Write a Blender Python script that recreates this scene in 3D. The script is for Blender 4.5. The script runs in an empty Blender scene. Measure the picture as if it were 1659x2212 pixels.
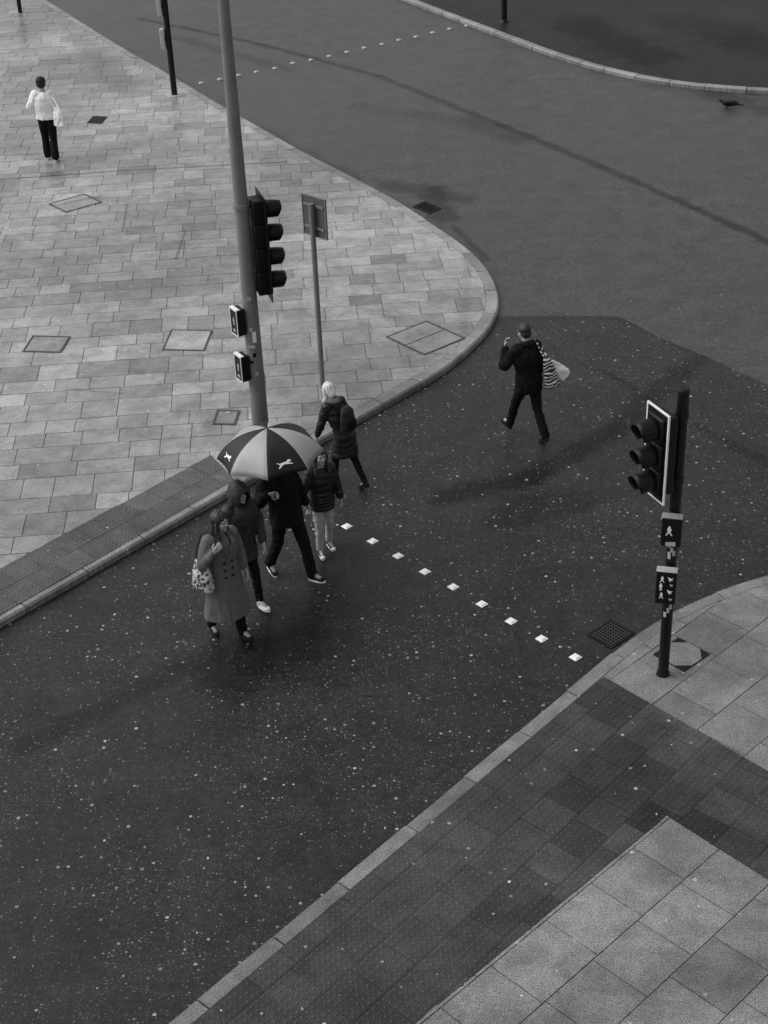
import bpy,bmesh,math,random
from mathutils import Vector,Matrix,noise
random.seed(7)
rad=math.radians
V=Vector
sc=bpy.context.scene; col=sc.collection
# ------------------------------------------------------------------ camera model
FP=3300.0; CX,CY=829.5,1106.0; HC=10.2
_p=rad(31.3); _r=rad(2.42)
FV=V((0,math.cos(_p),-math.sin(_p))); U0=V((0,math.sin(_p),math.cos(_p))); R0=V((1,0,0))
RV=R0*math.cos(_r)-U0*math.sin(_r); UV=U0*math.cos(_r)+R0*math.sin(_r)
CAM=V((0,0,HC))
def ray(x,y): return FV*FP+RV*(x-CX)-UV*(y-CY)
def G(x,y,z=0.0):
    d=ray(x,y); return CAM+d*((z-HC)/d.z)
def GY(x,y,Y):
    d=ray(x,y); return CAM+d*(Y/d.y)
def zat(g,py):
    a=(CY-py)/FP
    dx,dy=g.x,g.y
    Fxy=FV.x*dx+FV.y*dy; Uxy=UV.x*dx+UV.y*dy
    w=(a*Fxy-Uxy)/(UV.z-a*FV.z)
    return HC+w
cd=bpy.data.cameras.new('camera'); cam=bpy.data.objects.new('camera',cd); col.objects.link(cam)
cd.sensor_fit='VERTICAL'; cd.sensor_height=36; cd.lens=FP/2212*36; cd.clip_end=2000
mw=Matrix(((RV.x,UV.x,-FV.x,0),(RV.y,UV.y,-FV.y,0),(RV.z,UV.z,-FV.z,HC),(0,0,0,1)))
cam.matrix_world=mw; sc.camera=cam

# ------------------------------------------------------------------ materials
def mk(nt,t,ins=None,**at):
    n=nt.nodes.new(t)
    for k,v in at.items(): setattr(n,k,v)
    for k,v in (ins or {}).items():
        if isinstance(v,bpy.types.NodeSocket): nt.links.new(v,n.inputs[k])
        else: n.inputs[k].default_value=v
    return n
def mt(nt,op,a,b=None,c=None,clamp=False):
    n=nt.nodes.new('ShaderNodeMath'); n.operation=op; n.use_clamp=clamp
    for i,v in enumerate((a,b,c)):
        if v is None: continue
        if isinstance(v,bpy.types.NodeSocket): nt.links.new(v,n.inputs[i])
        else: n.inputs[i].default_value=v
    return n.outputs[0]
def newmat(name):
    m=bpy.data.materials.new(name); m.use_nodes=True
    nt=m.node_tree; b=nt.nodes['Principled BSDF']
    return m,nt,b
def setin(nt,b,k,v):
    if isinstance(v,bpy.types.NodeSocket): nt.links.new(v,b.inputs[k])
    else:
        if k=='Base Color': v=(v,v,v,1)
        b.inputs[k].default_value=v
def nz(nt,vec,scale,detail=3,rough=.5,dist=0):
    return mk(nt,'ShaderNodeTexNoise',{'Vector':vec,'Scale':scale,'Detail':detail,'Roughness':rough,'Distortion':dist}).outputs['Fac']
def mr(nt,v,a,b,c,d,smooth=True):
    return mk(nt,'ShaderNodeMapRange',{'Value':v,'From Min':a,'From Max':b,'To Min':c,'To Max':d},interpolation_type='SMOOTHSTEP' if smooth else 'LINEAR').outputs[0]
def bumpn(nt,b,h,strength,dist):
    bp=mk(nt,'ShaderNodeBump',{'Height':h,'Strength':strength,'Distance':dist})
    nt.links.new(bp.outputs['Normal'],b.inputs['Normal'])
def M(name,v,rough=.6,var=.25,s=8,bump=.3,bs=60,bd=.003,metal=0,spec=.5,stretch=None):
    m,nt,b=newmat(name)
    tc=mk(nt,'ShaderNodeTexCoord').outputs['Object']
    n=nz(nt,tc,s,4)
    val=mt(nt,'MULTIPLY',v,mt(nt,'ADD',1-var,mt(nt,'MULTIPLY',n,2*var)))
    setin(nt,b,'Base Color',val)
    n2=nz(nt,tc,bs,3)
    setin(nt,b,'Roughness',mt(nt,'ADD',rough-.08,mt(nt,'MULTIPLY',n2,.16)))
    setin(nt,b,'Metallic',metal); setin(nt,b,'Specular IOR Level',spec)
    if bump: bumpn(nt,b,n2,bump,bd)
    return m
def flecks(nt,pos,scale,size,dens):
    vo=mk(nt,'ShaderNodeTexVoronoi',{'Vector':pos,'Scale':scale},voronoi_dimensions='2D')
    sp=mk(nt,'ShaderNodeSeparateColor',{'Color':vo.outputs['Color']})
    rr=mt(nt,'MULTIPLY',mt(nt,'POWER',sp.outputs[0],2.8),size)
    a=mt(nt,'LESS_THAN',vo.outputs['Distance'],rr)
    g=mt(nt,'LESS_THAN',sp.outputs[1],dens)
    return mt(nt,'MULTIPLY',mt(nt,'MULTIPLY',a,g),mt(nt,'ADD',.2,mt(nt,'MULTIPLY',sp.outputs[2],1.1)))
def segmask(nt,pos,A,B,width,strength,wob):
    A=V((A.x,A.y,0)); B=V((B.x,B.y,0)); ba=B-A
    pa=mk(nt,'ShaderNodeVectorMath',{0:pos,1:A},operation='SUBTRACT').outputs[0]
    dt=mk(nt,'ShaderNodeVectorMath',{0:pa,1:ba/ba.length_squared},operation='DOT_PRODUCT').outputs['Value']
    h=mt(nt,'ADD',dt,0.0,clamp=True)
    sv=mk(nt,'ShaderNodeVectorMath',{0:ba,3:h},operation='SCALE')
    q=mk(nt,'ShaderNodeVectorMath',{0:pa,1:sv.outputs[0]},operation='SUBTRACT').outputs[0]
    L=mk(nt,'ShaderNodeVectorMath',{0:q},operation='LENGTH').outputs['Value']
    d=mt(nt,'DIVIDE',mt(nt,'ADD',L,wob),width)
    return mr(nt,d,.25,1.0,strength,0.0)
def asphalt(name,v,fl,lines=(),rough=.40,grain=.9,flv=.55,bump=.6,spec=.5,mott=.8,big=.5):
    m,nt,b=newmat(name)
    gp=mk(nt,'ShaderNodeNewGeometry').outputs['Position']
    flat=mk(nt,'ShaderNodeVectorMath',{0:gp,1:(1,1,0)},operation='MULTIPLY').outputs[0]
    n1=nz(nt,flat,.16,5,.65,.3); n2=nz(nt,flat,1.9,9,.80,.2); n3=nz(nt,flat,60,3,.8); n4=nz(nt,flat,14,5,.8)
    n1=mr(nt,n1,.3,.7,0,1)
    x=mt(nt,'MULTIPLY',v,mt(nt,'ADD',1-big*.5,mt(nt,'MULTIPLY',n1,big)))
    x=mt(nt,'MULTIPLY',x,mt(nt,'ADD',1-mott*.5,mt(nt,'MULTIPLY',mr(nt,n2,.3,.7,0,1),mott)))
    x=mt(nt,'MULTIPLY',x,mr(nt,n3,.3,.75,max(.1,1-grain*.7),1+grain))
    x=mt(nt,'MULTIPLY',x,mr(nt,n4,.25,.75,.5,1.5))
    wob=mt(nt,'MULTIPLY',mt(nt,'SUBTRACT',nz(nt,flat,1.7,8,.8),.5),2.6)
    wet=None
    for A,B,w,s in lines:
        mm=segmask(nt,flat,A,B,w,s,mt(nt,'MULTIPLY',wob,w))
        x=mt(nt,'MULTIPLY',x,mt(nt,'SUBTRACT',1.0,mm))
        wet=mm if wet is None else mt(nt,'MAXIMUM',wet,mm)
    if fl>0:
        dn=mt(nt,'MULTIPLY',mr(nt,nz(nt,flat,.55,4,.65),.3,.72,.12,1),fl)
        f1=flecks(nt,flat,10,.19,dn)
        f2=flecks(nt,flat,26,.30,dn)
        f3=flecks(nt,flat,60,.42,dn)
        f=mt(nt,'MAXIMUM',mt(nt,'MAXIMUM',f1,mt(nt,'MULTIPLY',f2,.5)),mt(nt,'MULTIPLY',f3,.3))
        x=mt(nt,'ADD',x,mt(nt,'MULTIPLY',f,flv))
    setin(nt,b,'Base Color',x)
    rr=mt(nt,'ADD',rough-.12,mt(nt,'MULTIPLY',n1,.16))
    setin(nt,b,'Roughness',mt(nt,'ADD',rr,mt(nt,'MULTIPLY',n2,.10)))
    sp=mt(nt,'MULTIPLY',spec,mt(nt,'ADD',.7,mt(nt,'MULTIPLY',n4,.6)))
    if wet is not None: sp=mt(nt,'MULTIPLY',sp,mt(nt,'SUBTRACT',1.0,mt(nt,'MULTIPLY',wet,.8)))
    setin(nt,b,'Specular IOR Level',sp)
    hh=mt(nt,'ADD',mt(nt,'MULTIPLY',n3,.6),mt(nt,'MULTIPLY',n4,.8))
    bumpn(nt,b,hh,bump,.006)
    return m
def slabmat(name,v,rough=.36,amp=1.0,fl=.25,stain=.5,bump=.35,grain=.7,lines=(),spec=.5,flv=.3):
    m,nt,b=newmat(name)
    gp=mk(nt,'ShaderNodeNewGeometry').outputs['Position']
    flat=mk(nt,'ShaderNodeVectorMath',{0:gp,1:(1,1,0)},operation='MULTIPLY').outputs[0]
    at=mk(nt,'ShaderNodeAttribute',attribute_name='tone').outputs['Fac']
    n1=mr(nt,nz(nt,flat,.28,4,.6,.5),.3,.7,0,1); n2=mr(nt,nz(nt,flat,2.2,8,.78,.3),.28,.72,0,1); n3=nz(nt,flat,75,3,.8); n4=nz(nt,flat,20,4,.8)
    x=mt(nt,'MULTIPLY',v,mt(nt,'MAXIMUM',.08,mt(nt,'ADD',1.0,mt(nt,'MULTIPLY',at,amp))))
    x=mt(nt,'MULTIPLY',x,mt(nt,'ADD',1-stain*.5,mt(nt,'MULTIPLY',n1,stain)))
    x=mt(nt,'MULTIPLY',x,mt(nt,'ADD',.67,mt(nt,'MULTIPLY',n2,.66)))
    x=mt(nt,'MULTIPLY',x,mr(nt,n3,.3,.75,1-grain*.6,1+grain*.8))
    x=mt(nt,'MULTIPLY',x,mt(nt,'ADD',.6,mt(nt,'MULTIPLY',n4,.8)))
    if lines:
        wob=mt(nt,'MULTIPLY',mt(nt,'SUBTRACT',nz(nt,flat,2.5,5,.7),.5),1.2)
        for A,B,w,s in lines:
            mm=segmask(nt,flat,A,B,w,s,mt(nt,'MULTIPLY',wob,w)); x=mt(nt,'MULTIPLY',x,mt(nt,'SUBTRACT',1.0,mm))
    f=flecks(nt,flat,6,.11,fl)
    x=mt(nt,'ADD',x,mt(nt,'MULTIPLY',f,flv))
    setin(nt,b,'Base Color',x)
    setin(nt,b,'Roughness',mt(nt,'ADD',rough-.12,mt(nt,'MULTIPLY',n2,.24)))
    setin(nt,b,'Specular IOR Level',spec)
    bumpn(nt,b,mt(nt,'ADD',n3,n4),bump,.004)
    return m
P=lambda x,y:G(x,y,0)
seam=[(300,40),(560,95),(820,165),(1080,270),(1300,360),(1500,450),(1700,540)]
lines=[(P(*seam[i]),P(*seam[i+1]),.18,.55) for i in range(len(seam)-1)]
lines+=[(P(780,230),P(1010,262),.5,.22),(P(1010,262),P(1120,300),.6,.35),(P(840,400),P(1000,430),.45,.4),(P(940,410),P(960,470),.4,.55),(P(1540,205),P(1659,240),.6,.45),(P(380,80),P(620,150),.3,.3),(P(560,280),P(760,385),.3,.3),(P(980,490),P(1050,560),.12,.45)]
lines2=[(P(960,1075),P(1150,1030),.30,.55),(P(1150,1030),P(1330,930),.30,.55),(P(1330,930),P(1470,800),.30,.5),(P(1470,800),P(1520,770),.25,.45),
 (P(60,1610),P(430,1430),.25,.3),(P(1100,1120),P(1250,1080),.5,.3),(P(1300,800),P(1370,840),.10,.5),(P(1500,920),P(1700,1020),.15,.4),(P(1078,690),P(1335,688),.10,.2),(P(1335,688),P(1480,756),.10,.2),(P(480,1460),P(640,1380),.6,.4)]
MA=asphalt('wet_asphalt',.050,.14,lines,rough=.42,grain=.9,flv=.16,bump=.5,mott=.7,spec=.5,big=.35)
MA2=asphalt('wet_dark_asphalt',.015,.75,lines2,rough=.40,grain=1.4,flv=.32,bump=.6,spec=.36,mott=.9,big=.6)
MFAR=asphalt('shade_toned_paving',.014,.05,((P(1250,60),P(1400,130),1.2,.5),(P(1500,60),P(1659,110),1.5,.5)),rough=.45,grain=.9,flv=.1,spec=.16,mott=1.0,big=.9)  # near-black colour has building shade over the far pavement painted in
MGND=asphalt('ground_asphalt',.04,0,(),rough=.6)
sl=[(G(0,388,.1),G(270,368,.1),.05,.75),(G(270,368,.1),G(620,350,.1),.05,.65),(G(140,440,.1),G(215,425,.1),.06,.5),(G(150,840,.1),G(260,850,.1),.05,.3),(G(400,500,.1),G(380,560,.1),.04,.5),(G(275,440,.1),G(265,500,.1),.04,.5),
    (G(110,0,.1),G(270,190,.1),.6,.28),(G(460,900,.1),G(500,950,.1),.35,.25),(G(1010,560,.1),G(1000,780,.1),.12,.2)]
MSL=slabmat('wet_stone_slabs',.265,rough=.28,amp=1.0,fl=.35,stain=.5,lines=sl,grain=.6,bump=.22,spec=.48)
MSR=slabmat('speckled_stone_slabs',.20,rough=.42,amp=1.0,fl=.6,stain=.6,bump=.7,grain=1.2,spec=.35)
MK=slabmat('kerb_granite',.18,rough=.45,amp=1.0,fl=.3,stain=.4,bump=.5,grain=1.0,spec=.35)
MK2=slabmat('kerb_granite_pale',.24,rough=.4,amp=1.0,fl=.1,stain=.3,spec=.4)
MT=slabmat('tactile_dark',.044,rough=.28,amp=1.0,fl=.45,stain=.9,spec=.42,flv=.35)
MTL=slabmat('tactile_grey',.085,rough=.32,amp=1.0,fl=.4,stain=.5,spec=.45)
MDK=M('black_metal',.007,.38,.3,6,.1,spec=.3)
MBK=M('black_plastic',.007,.45,.3,5,.15,spec=.25)
MGP=M('grey_painted_pole',.18,.5,.35,2.5,.15,30)
MGS=M('grey_sign_back',.08,.45,.3,5,.15)
MWH=M('white_paint',.85,.45,.1,20,.1)
MWB=M('white_worn',.45,.5,.35,30,.2)
MCAPG=M('pale_cap',.36,.5,.3,30,.2)
MLEN=M('dark_lens',.02,.2,.2,10,0)
MIRON=M('cast_iron',.010,.6,.5,20,.5,80,spec=.2)
MFR=M('cover_frame',.05,.45,.4,10,.3)
MSTK=M('sticker_grey',.4,.5,.5,60,0)
MSKIN=M('skin',.36,.5,.08,20,.1)
MHD=M('dark_hair',.018,.5,.4,60,.5,120)
MHB=M('brown_hair',.025,.5,.4,60,.5,120)
MHL=M('pale_hair',.75,.45,.2,60,.5,120)
MEYE=M('eye_dark',.02,.3,.1,5,0)
MLIP=M('lip',.12,.5,.1,5,0)
MCB=M('black_cloth',.007,.8,.4,10,.4,140,spec=.15)
MCB2=M('charcoal_cloth',.022,.7,.4,10,.4,140,spec=.3)
MNY=M('dark_nylon',.012,.42,.4,10,.3,60,spec=.35)
MCG=M('grey_wool',.13,.9,.3,30,.5,200,spec=.2)
MCW=M('white_knit',.9,.9,.06,20,.3,160,spec=.2)
MJN=M('pale_denim',.38,.85,.3,14,.3,200,spec=.2)
MSHW=M('white_shoe',.85,.5,.1,20,.1)
MSHB=M('black_shoe',.010,.55,.2,20,.1,spec=.2)
MUD=M('umbrella_dark',.014,.45,.2,6,.2,80,spec=.3)
MUL=M('umbrella_light',.35,.42,.12,6,.2,80)
def zebra():
    m,nt,b=newmat('zebra_print'); tc=mk(nt,'ShaderNodeTexCoord').outputs['Object']
    w=mk(nt,'ShaderNodeTexWave',{'Vector':tc,'Scale':6.0,'Distortion':5.0,'Detail':1.0,'Detail Scale':1.8},bands_direction='Z')
    g=mt(nt,'GREATER_THAN',w.outputs['Fac'],.62)
    setin(nt,b,'Base Color',mt(nt,'ADD',.012,mt(nt,'MULTIPLY',g,.7))); setin(nt,b,'Roughness',.5); return m
def floral():
    m,nt,b=newmat('floral_print'); tc=mk(nt,'ShaderNodeTexCoord').outputs['Object']
    w=mk(nt,'ShaderNodeTexVoronoi',{'Vector':tc,'Scale':20.0})
    n=nz(nt,tc,24,3,.6,1.0)
    g=mt(nt,'GREATER_THAN',mt(nt,'ADD',mt(nt,'MULTIPLY',w.outputs['Distance'],.6),mt(nt,'MULTIPLY',n,.8)),.68)
    setin(nt,b,'Base Color',mt(nt,'ADD',.04,mt(nt,'MULTIPLY',g,.4))); setin(nt,b,'Roughness',.6); return m
MZ=zebra(); MFL=floral()

# ------------------------------------------------------------------ object helpers
def put(o,parent=None,kind=None):
    col.objects.link(o)
    if parent: o.parent=parent
    if kind: o['kind']=kind
    return o
def tag(o,label,cat,group=None):
    o['label']=label; o['category']=cat
    if group: o['group']=group
    return o
def empty(name,loc,rz=0,label=None,cat=None,group=None,scale=1):
    o=bpy.data.objects.new(name,None); col.objects.link(o); o.location=loc; o.rotation_euler=(0,0,rz); o.scale=(scale,)*3
    o.empty_display_size=.1
    if label: tag(o,label,cat,group)
    return o
def pyobj(name,vs,fs,mat,tones=None,parent=None,kind=None,smooth=False):
    me=bpy.data.meshes.new(name); me.from_pydata([tuple(v) for v in vs],[],fs)
    if tones:
        a=me.attributes.new('tone','FLOAT','FACE'); a.data.foreach_set('value',tones)
    me.materials.append(mat)
    if smooth: me.polygons.foreach_set('use_smooth',[True]*len(me.polygons))
    me.update()
    return put(bpy.data.objects.new(name,me),parent,kind)
def zrot(d):
    return V((0,0,1)).rotation_difference(V(d).normalized()).to_matrix().to_4x4()
class HB:
    def __init__(s): s.bm=bmesh.new()
    def box(s,c,size,rz=0,rot=None):
        m=Matrix.Translation(V(c))@(rot if rot is not None else Matrix.Rotation(rz,4,'Z'))@Matrix.Diagonal((*size,1))
        bmesh.ops.create_cube(s.bm,size=1,matrix=m); return s
    def cyl(s,p0,p1,r0,r1=None,n=20):
        p0=V(p0);p1=V(p1);d=p1-p0
        bmesh.ops.create_cone(s.bm,cap_ends=True,segments=n,radius1=r0,radius2=r0 if r1 is None else r1,depth=d.length,matrix=Matrix.Translation((p0+p1)/2)@zrot(d)); return s
    def ball(s,c,r,n=12):
        bmesh.ops.create_uvsphere(s.bm,u_segments=n,v_segments=max(6,n//2),radius=1,matrix=Matrix.Translation(V(c))@Matrix.Diagonal((*( (r,r,r) if not hasattr(r,'__len__') else r),1))); return s
    def path(s,pts,r,n=8):
        for a,b in zip(pts[:-1],pts[1:]): s.cyl(a,b,r,n=n); s.ball(b,r,8)
        return s
    def poly(s,pts,t=None):
        vs=[s.bm.verts.new(p) for p in pts]; f=s.bm.faces.new(vs)
        if t is not None:
            r=bmesh.ops.extrude_face_region(s.bm,geom=[f]); 
            for g in r['geom']:
                if isinstance(g,bmesh.types.BMVert): g.co+=V(t)
        return s
    def make(s,name,mat,parent=None,bevel=0,smooth=True,kind=None,recalc=True):
        if recalc: bmesh.ops.recalc_face_normals(s.bm,faces=s.bm.faces[:])
        me=bpy.data.meshes.new(name); s.bm.to_mesh(me); s.bm.free(); me.materials.append(mat)
        o=put(bpy.data.objects.new(name,me),parent,kind)
        if bevel:
            m=o.modifiers.new('b','BEVEL'); m.width=bevel; m.segments=2; m.limit_method='ANGLE'; m.angle_limit=rad(40)
        if smooth:
            me.polygons.foreach_set('use_smooth',[True]*len(me.polygons))
            try: me.set_sharp_from_angle(angle=rad(35))
            except Exception: pass
        return o
class Vol:
    def __init__(s): s.bm=bmesh.new()
    def ell(s,c,r,rot=None):
        R=rot.to_4x4() if rot is not None else Matrix.Identity(4)
        bmesh.ops.create_uvsphere(s.bm,u_segments=20,v_segments=12,radius=1,matrix=Matrix.Translation(V(c))@R@Matrix.Diagonal((r[0],r[1],r[2],1))); return s
    def ball(s,c,r): return s.ell(c,(r,r,r))
    def cap(s,p0,r0,p1,r1):
        p0=V(p0);p1=V(p1); d=p1-p0
        s.ball(p0,r0); s.ball(p1,r1)
        if d.length>1e-4:
            bmesh.ops.create_cone(s.bm,cap_ends=True,segments=18,radius1=r0,radius2=r1,depth=d.length,matrix=Matrix.Translation((p0+p1)/2)@zrot(d))
        return s
    def loft(s,secs,n=24):
        rings=[]
        for c,rx,ry,*yy in secs:
            rg=[]
            for i in range(n):
                a=2*math.pi*i/n
                rg.append(s.bm.verts.new((c[0]+rx*math.cos(a),c[1]+ry*math.sin(a),c[2])))
            rings.append(rg)
        for a,b in zip(rings[:-1],rings[1:]):
            for i in range(n): s.bm.faces.new((a[i],a[(i+1)%n],b[(i+1)%n],b[i]))
        s.bm.faces.new(list(reversed(rings[0]))); s.bm.faces.new(rings[-1]); return s
    def make(s,name,mat,parent,voxel=.012,smooth=4,fold=0,freq=(14,14,6),loc=None,rz=0):
        bmesh.ops.recalc_face_normals(s.bm,faces=s.bm.faces[:])
        me=bpy.data.meshes.new('tmp'); s.bm.to_mesh(me); s.bm.free()
        t=bpy.data.objects.new('tmp',me); col.objects.link(t)
        m=t.modifiers.new('r','REMESH'); m.mode='VOXEL'; m.voxel_size=voxel
        if smooth:
            k=t.modifiers.new('s','SMOOTH'); k.iterations=smooth; k.factor=.5
        dg=bpy.context.evaluated_depsgraph_get(); ev=t.evaluated_get(dg)
        m2=bpy.data.meshes.new_from_object(ev); m2.name=name
        bpy.data.objects.remove(t); bpy.data.meshes.remove(me)
        if fold:
            sd=random.random()*50
            co=[(v.co.copy(),v.normal.copy()) for v in m2.vertices]
            for v,(c,nn) in zip(m2.vertices,co):
                q=V((c.x*freq[0]+sd,c.y*freq[1],c.z*freq[2]))
                v.co=c+nn*(noise.noise(q)*fold+noise.noise(q*2.3)*fold*.5)
        m2.materials.clear(); m2.materials.append(mat)
        m2.polygons.foreach_set('use_smooth',[True]*len(m2.polygons)); m2.update()
        o=put(bpy.data.objects.new(name,m2),parent)
        if loc is not None: o.location=loc; o.rotation_euler=(0,0,rz)
        return o
def yawof(d): return math.atan2(-d[0],d[1])

# ------------------------------------------------------------------ people
def norm(v): return V(v).normalized()
def rig(p,ik=None):
    J={}; hip=V((0,0,.93)); lx,ly=p.get('lean',(0,.02)); sy=p.get('sy',0)
    for sd,sg in (('R',1),('L',-1)):
        h=hip+V((sg*.085,0,-.02)); k=h+norm(p[sd+'T'])*.43; a=k+norm(p[sd+'S'])*.40; f=norm(p.get(sd+'F',(sg*.15,1,0)))
        dn=(V((0,0,-1))-f*V((0,0,-1)).dot(f)).normalized()
        J['hip'+sd]=h;J['knee'+sd]=k;J['ank'+sd]=a;J['f'+sd]=f;J['dn'+sd]=dn
    zmin=min(min((J['ank'+s]-J['f'+s]*.06+J['dn'+s]*.085).z,(J['ank'+s]+J['f'+s]*.17+J['dn'+s]*.085).z) for s in 'RL')
    av=(J['ankR']+J['ankL'])/2; sh=V((-av.x,-av.y,-zmin))
    J['hipC']=hip.copy(); J['shC']=hip+V((lx,ly,.50))
    for sd,sg in (('R',1),('L',-1)):
        s=J['shC']+Matrix.Rotation(sy,3,'Z')@V((sg*.172,0,-.015)); e=s+norm(p[sd+'U'])*.285; w=e+norm(p[sd+'A'])*.245
        if ik and sd in ik:
            T=ik[sd]-sh; d=T-s; L=min(d.length,.52); d.normalize(); w=s+d*L
            a_,b_=.285,.245; x=(a_*a_-b_*b_+L*L)/(2*L); hh=math.sqrt(max(0,a_*a_-x*x))
            pole=V((sg*.5,-.1,-1)); pole=(pole-d*pole.dot(d)).normalized(); e=s+d*x+pole*hh
            J['ad'+sd]=(w-e).normalized()
        else: J['ad'+sd]=norm(p[sd+'A'])
        J['sh'+sd]=s;J['el'+sd]=e;J['wr'+sd]=w
    J['neck']=J['shC']+V((lx*.1,.01+ly*.1,.06)); 
    J['Rh']=Matrix.Rotation(p.get('hy',0),3,'Z')@Matrix.Rotation(-p.get('hp',0.1),3,'X')
    J['hs']=p.get('hs',1.0)
    J['head']=J['neck']+V((lx*.25,.025+ly*.25,.145*J['hs']))
    for k in J:
        if isinstance(J[k],Vector) and not (k[0] in 'f' and len(k)==2) and not k.startswith('dn') and not k.startswith('ad'): J[k]=J[k]+sh
    return J
def hm(J,v): return J['head']+J['Rh']@(V(v)*J['hs'])
def hand(vo,w,d,n,t,curl):
    d=norm(d); n=V(n); n=(n-d*n.dot(d)).normalized(); s=d.cross(n).normalized()
    vo.cap(w-d*.03,.024,w+d*.015,.022)
    ln=(.066,.078,.073,.056)
    for i,o in enumerate((.029,.010,-.010,-.028)):
        o*=t; kn=w+d*.088+s*o
        vo.cap(w+s*o*.55+d*.015,.015,kn,.012)
        q=kn;a=curl*.7
        for sg in (.45,.32,.25):
            dr=d*math.cos(a)+n*math.sin(a); q2=q+dr*ln[i]*sg*1.1; vo.cap(q,.0098,q2,.0088); q=q2; a+=curl
    b=w+d*.025+s*t*.022; m=b+norm(d*.6+s*t*.7+n*.25)*.045; e=m+norm(d*.8+s*t*.15+n*(.3+curl*.5))*.034
    vo.cap(b,.014,m,.012); vo.cap(m,.0115,e,.009)
def body(J,root,p,name='body'):
    vo=Vol(); hs=J['hs']; Rh=J['Rh']
    vo.ell(hm(J,(0,-.012,.025)),(.074*hs,.092*hs,.088*hs),Rh)
    vo.ell(hm(J,(0,.02,-.035)),(.060*hs,.068*hs,.078*hs),Rh)
    vo.ell(hm(J,(0,.06,-.088)),(.026*hs,.024*hs,.02*hs),Rh)
    vo.cap(hm(J,(0,.082,.005)),.008*hs,hm(J,(0,.1,-.028)),.0125*hs)
    vo.ell(hm(J,(0,.076,-.058)),(.024*hs,.014*hs,.009*hs),Rh)
    for sg in (-1,1):
        vo.ell(hm(J,(sg*.075,-.005,-.01)),(.011*hs,.019*hs,.031*hs),Rh)
        vo.ell(hm(J,(sg*.04,.06,-.025)),(.02*hs,.02*hs,.018*hs),Rh)
        vo.ell(hm(J,(sg*.03,.076,.024)),(.022*hs,.012*hs,.007*hs),Rh)
    vo.cap(J['shC']+V((0,0,.0)),.062,hm(J,(0,-.02,-.06)),.052)
    hc,sc_=J['hipC'],J['shC']
    L=lambda t:hc.lerp(sc_,t)
    vo.loft([(L(-.16),.12,.09),(L(0),.15,.105),(L(.3),.125,.09),(L(.62),.15,.105),(L(.88),.155,.09),(L(1.02),.08,.06)])
    for sd,sg in (('R',1),('L',-1)):
        vo.cap(J['hip'+sd],.075,J['knee'+sd],.05); vo.cap(J['knee'+sd],.05,J['ank'+sd],.036)
        vo.cap(J['ank'+sd],.035,J['ank'+sd]+J['dn'+sd]*.04+J['f'+sd]*.11,.024)
        vo.cap(J['sh'+sd]-V((sg*.02,0,0)),.052,J['el'+sd],.038); vo.cap(J['el'+sd],.037,J['wr'+sd],.025)
        hd=p.get('h'+sd,{}); hand(vo,J['wr'+sd]+J['ad'+sd]*.01,hd.get('d',J['ad'+sd]),hd.get('n',(-sg,0,0)),hd.get('t',1 if sg>0 else -1),hd.get('c',.35))
    o=vo.make(name,MSKIN,root,voxel=.0068,smooth=2)
    for sg in (-1,1):
        hb=HB(); hb.ball(hm(J,(sg*.029,.079,.008)),(.012*hs,.009*hs,.007*hs)); hb.make('eye',MEYE,root)
    hb=HB(); hb.ball(hm(J,(0,.087,-.058)),(.022*hs,.006*hs,.006*hs)); hb.make('lips',MLIP,root)
    return o
def jacket(J,root,mat,name='jacket',bottom=-.12,hem=(.18,.14),bulk=1.0,sl=1.0,fold=.008,freq=(14,14,8),voxel=.012,slope=.8,cuff=0):
    vo=Vol(); hc,sc_=J['hipC'],J['shC']; kn=(J['kneeR']+J['kneeL'])/2
    def C(z):
        if z>=0: return hc.lerp(sc_,z/.5)
        t=-z/.43; q=hc.lerp(kn,t*slope); q.z=hc.z+z; return q
    b=bulk; secs=[]
    zz=[bottom]+[q for q in (-.45,-.3,-.15) if q>bottom+.08]
    for q in zz:
        t=(q-bottom)/(0-bottom) if bottom<0 else 0
        secs.append((C(q),hem[0]*(1-t)+.172*b*t,hem[1]*(1-t)+.128*b*t))
    for q,rx,ry in ((0.001,.172,.128),(.15,.155,.115),(.30,.178,.13),(.42,.178,.12),(.485,.125,.09),(.535,.072,.066)):
        secs.append((C(q),rx*(b if q<.5 else 1),ry*(b if q<.5 else 1)))
    vo.loft(secs,32)
    for sd,sg in (('R',1),('L',-1)):
        vo.cap(J['sh'+sd]-V((sg*.025,0,.0)),.070*sl,J['el'+sd],.056*sl); vo.cap(J['el'+sd],.056*sl,J['wr'+sd]-J['ad'+sd]*.015,.043*sl)
    return vo.make(name,mat,root,voxel=voxel,smooth=3,fold=fold,freq=freq)
def trousers(J,root,mat,w=1.0,cuff=.05,name='trousers',short=0):
    vo=Vol(); vo.ell(J['hipC']+V((0,0,-.03)),(.158,.115,.13))
    for sd in 'RL':
        a=J['ank'+sd]; kn=J['knee'+sd]; a2=a.lerp(kn,short)
        vo.cap(J['hip'+sd],.092*w,kn,.066*w); vo.cap(kn,.064*w,a2,cuff*w)
    return vo.make(name,mat,root,voxel=.012,smooth=3,fold=.010,freq=(12,12,16))
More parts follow.
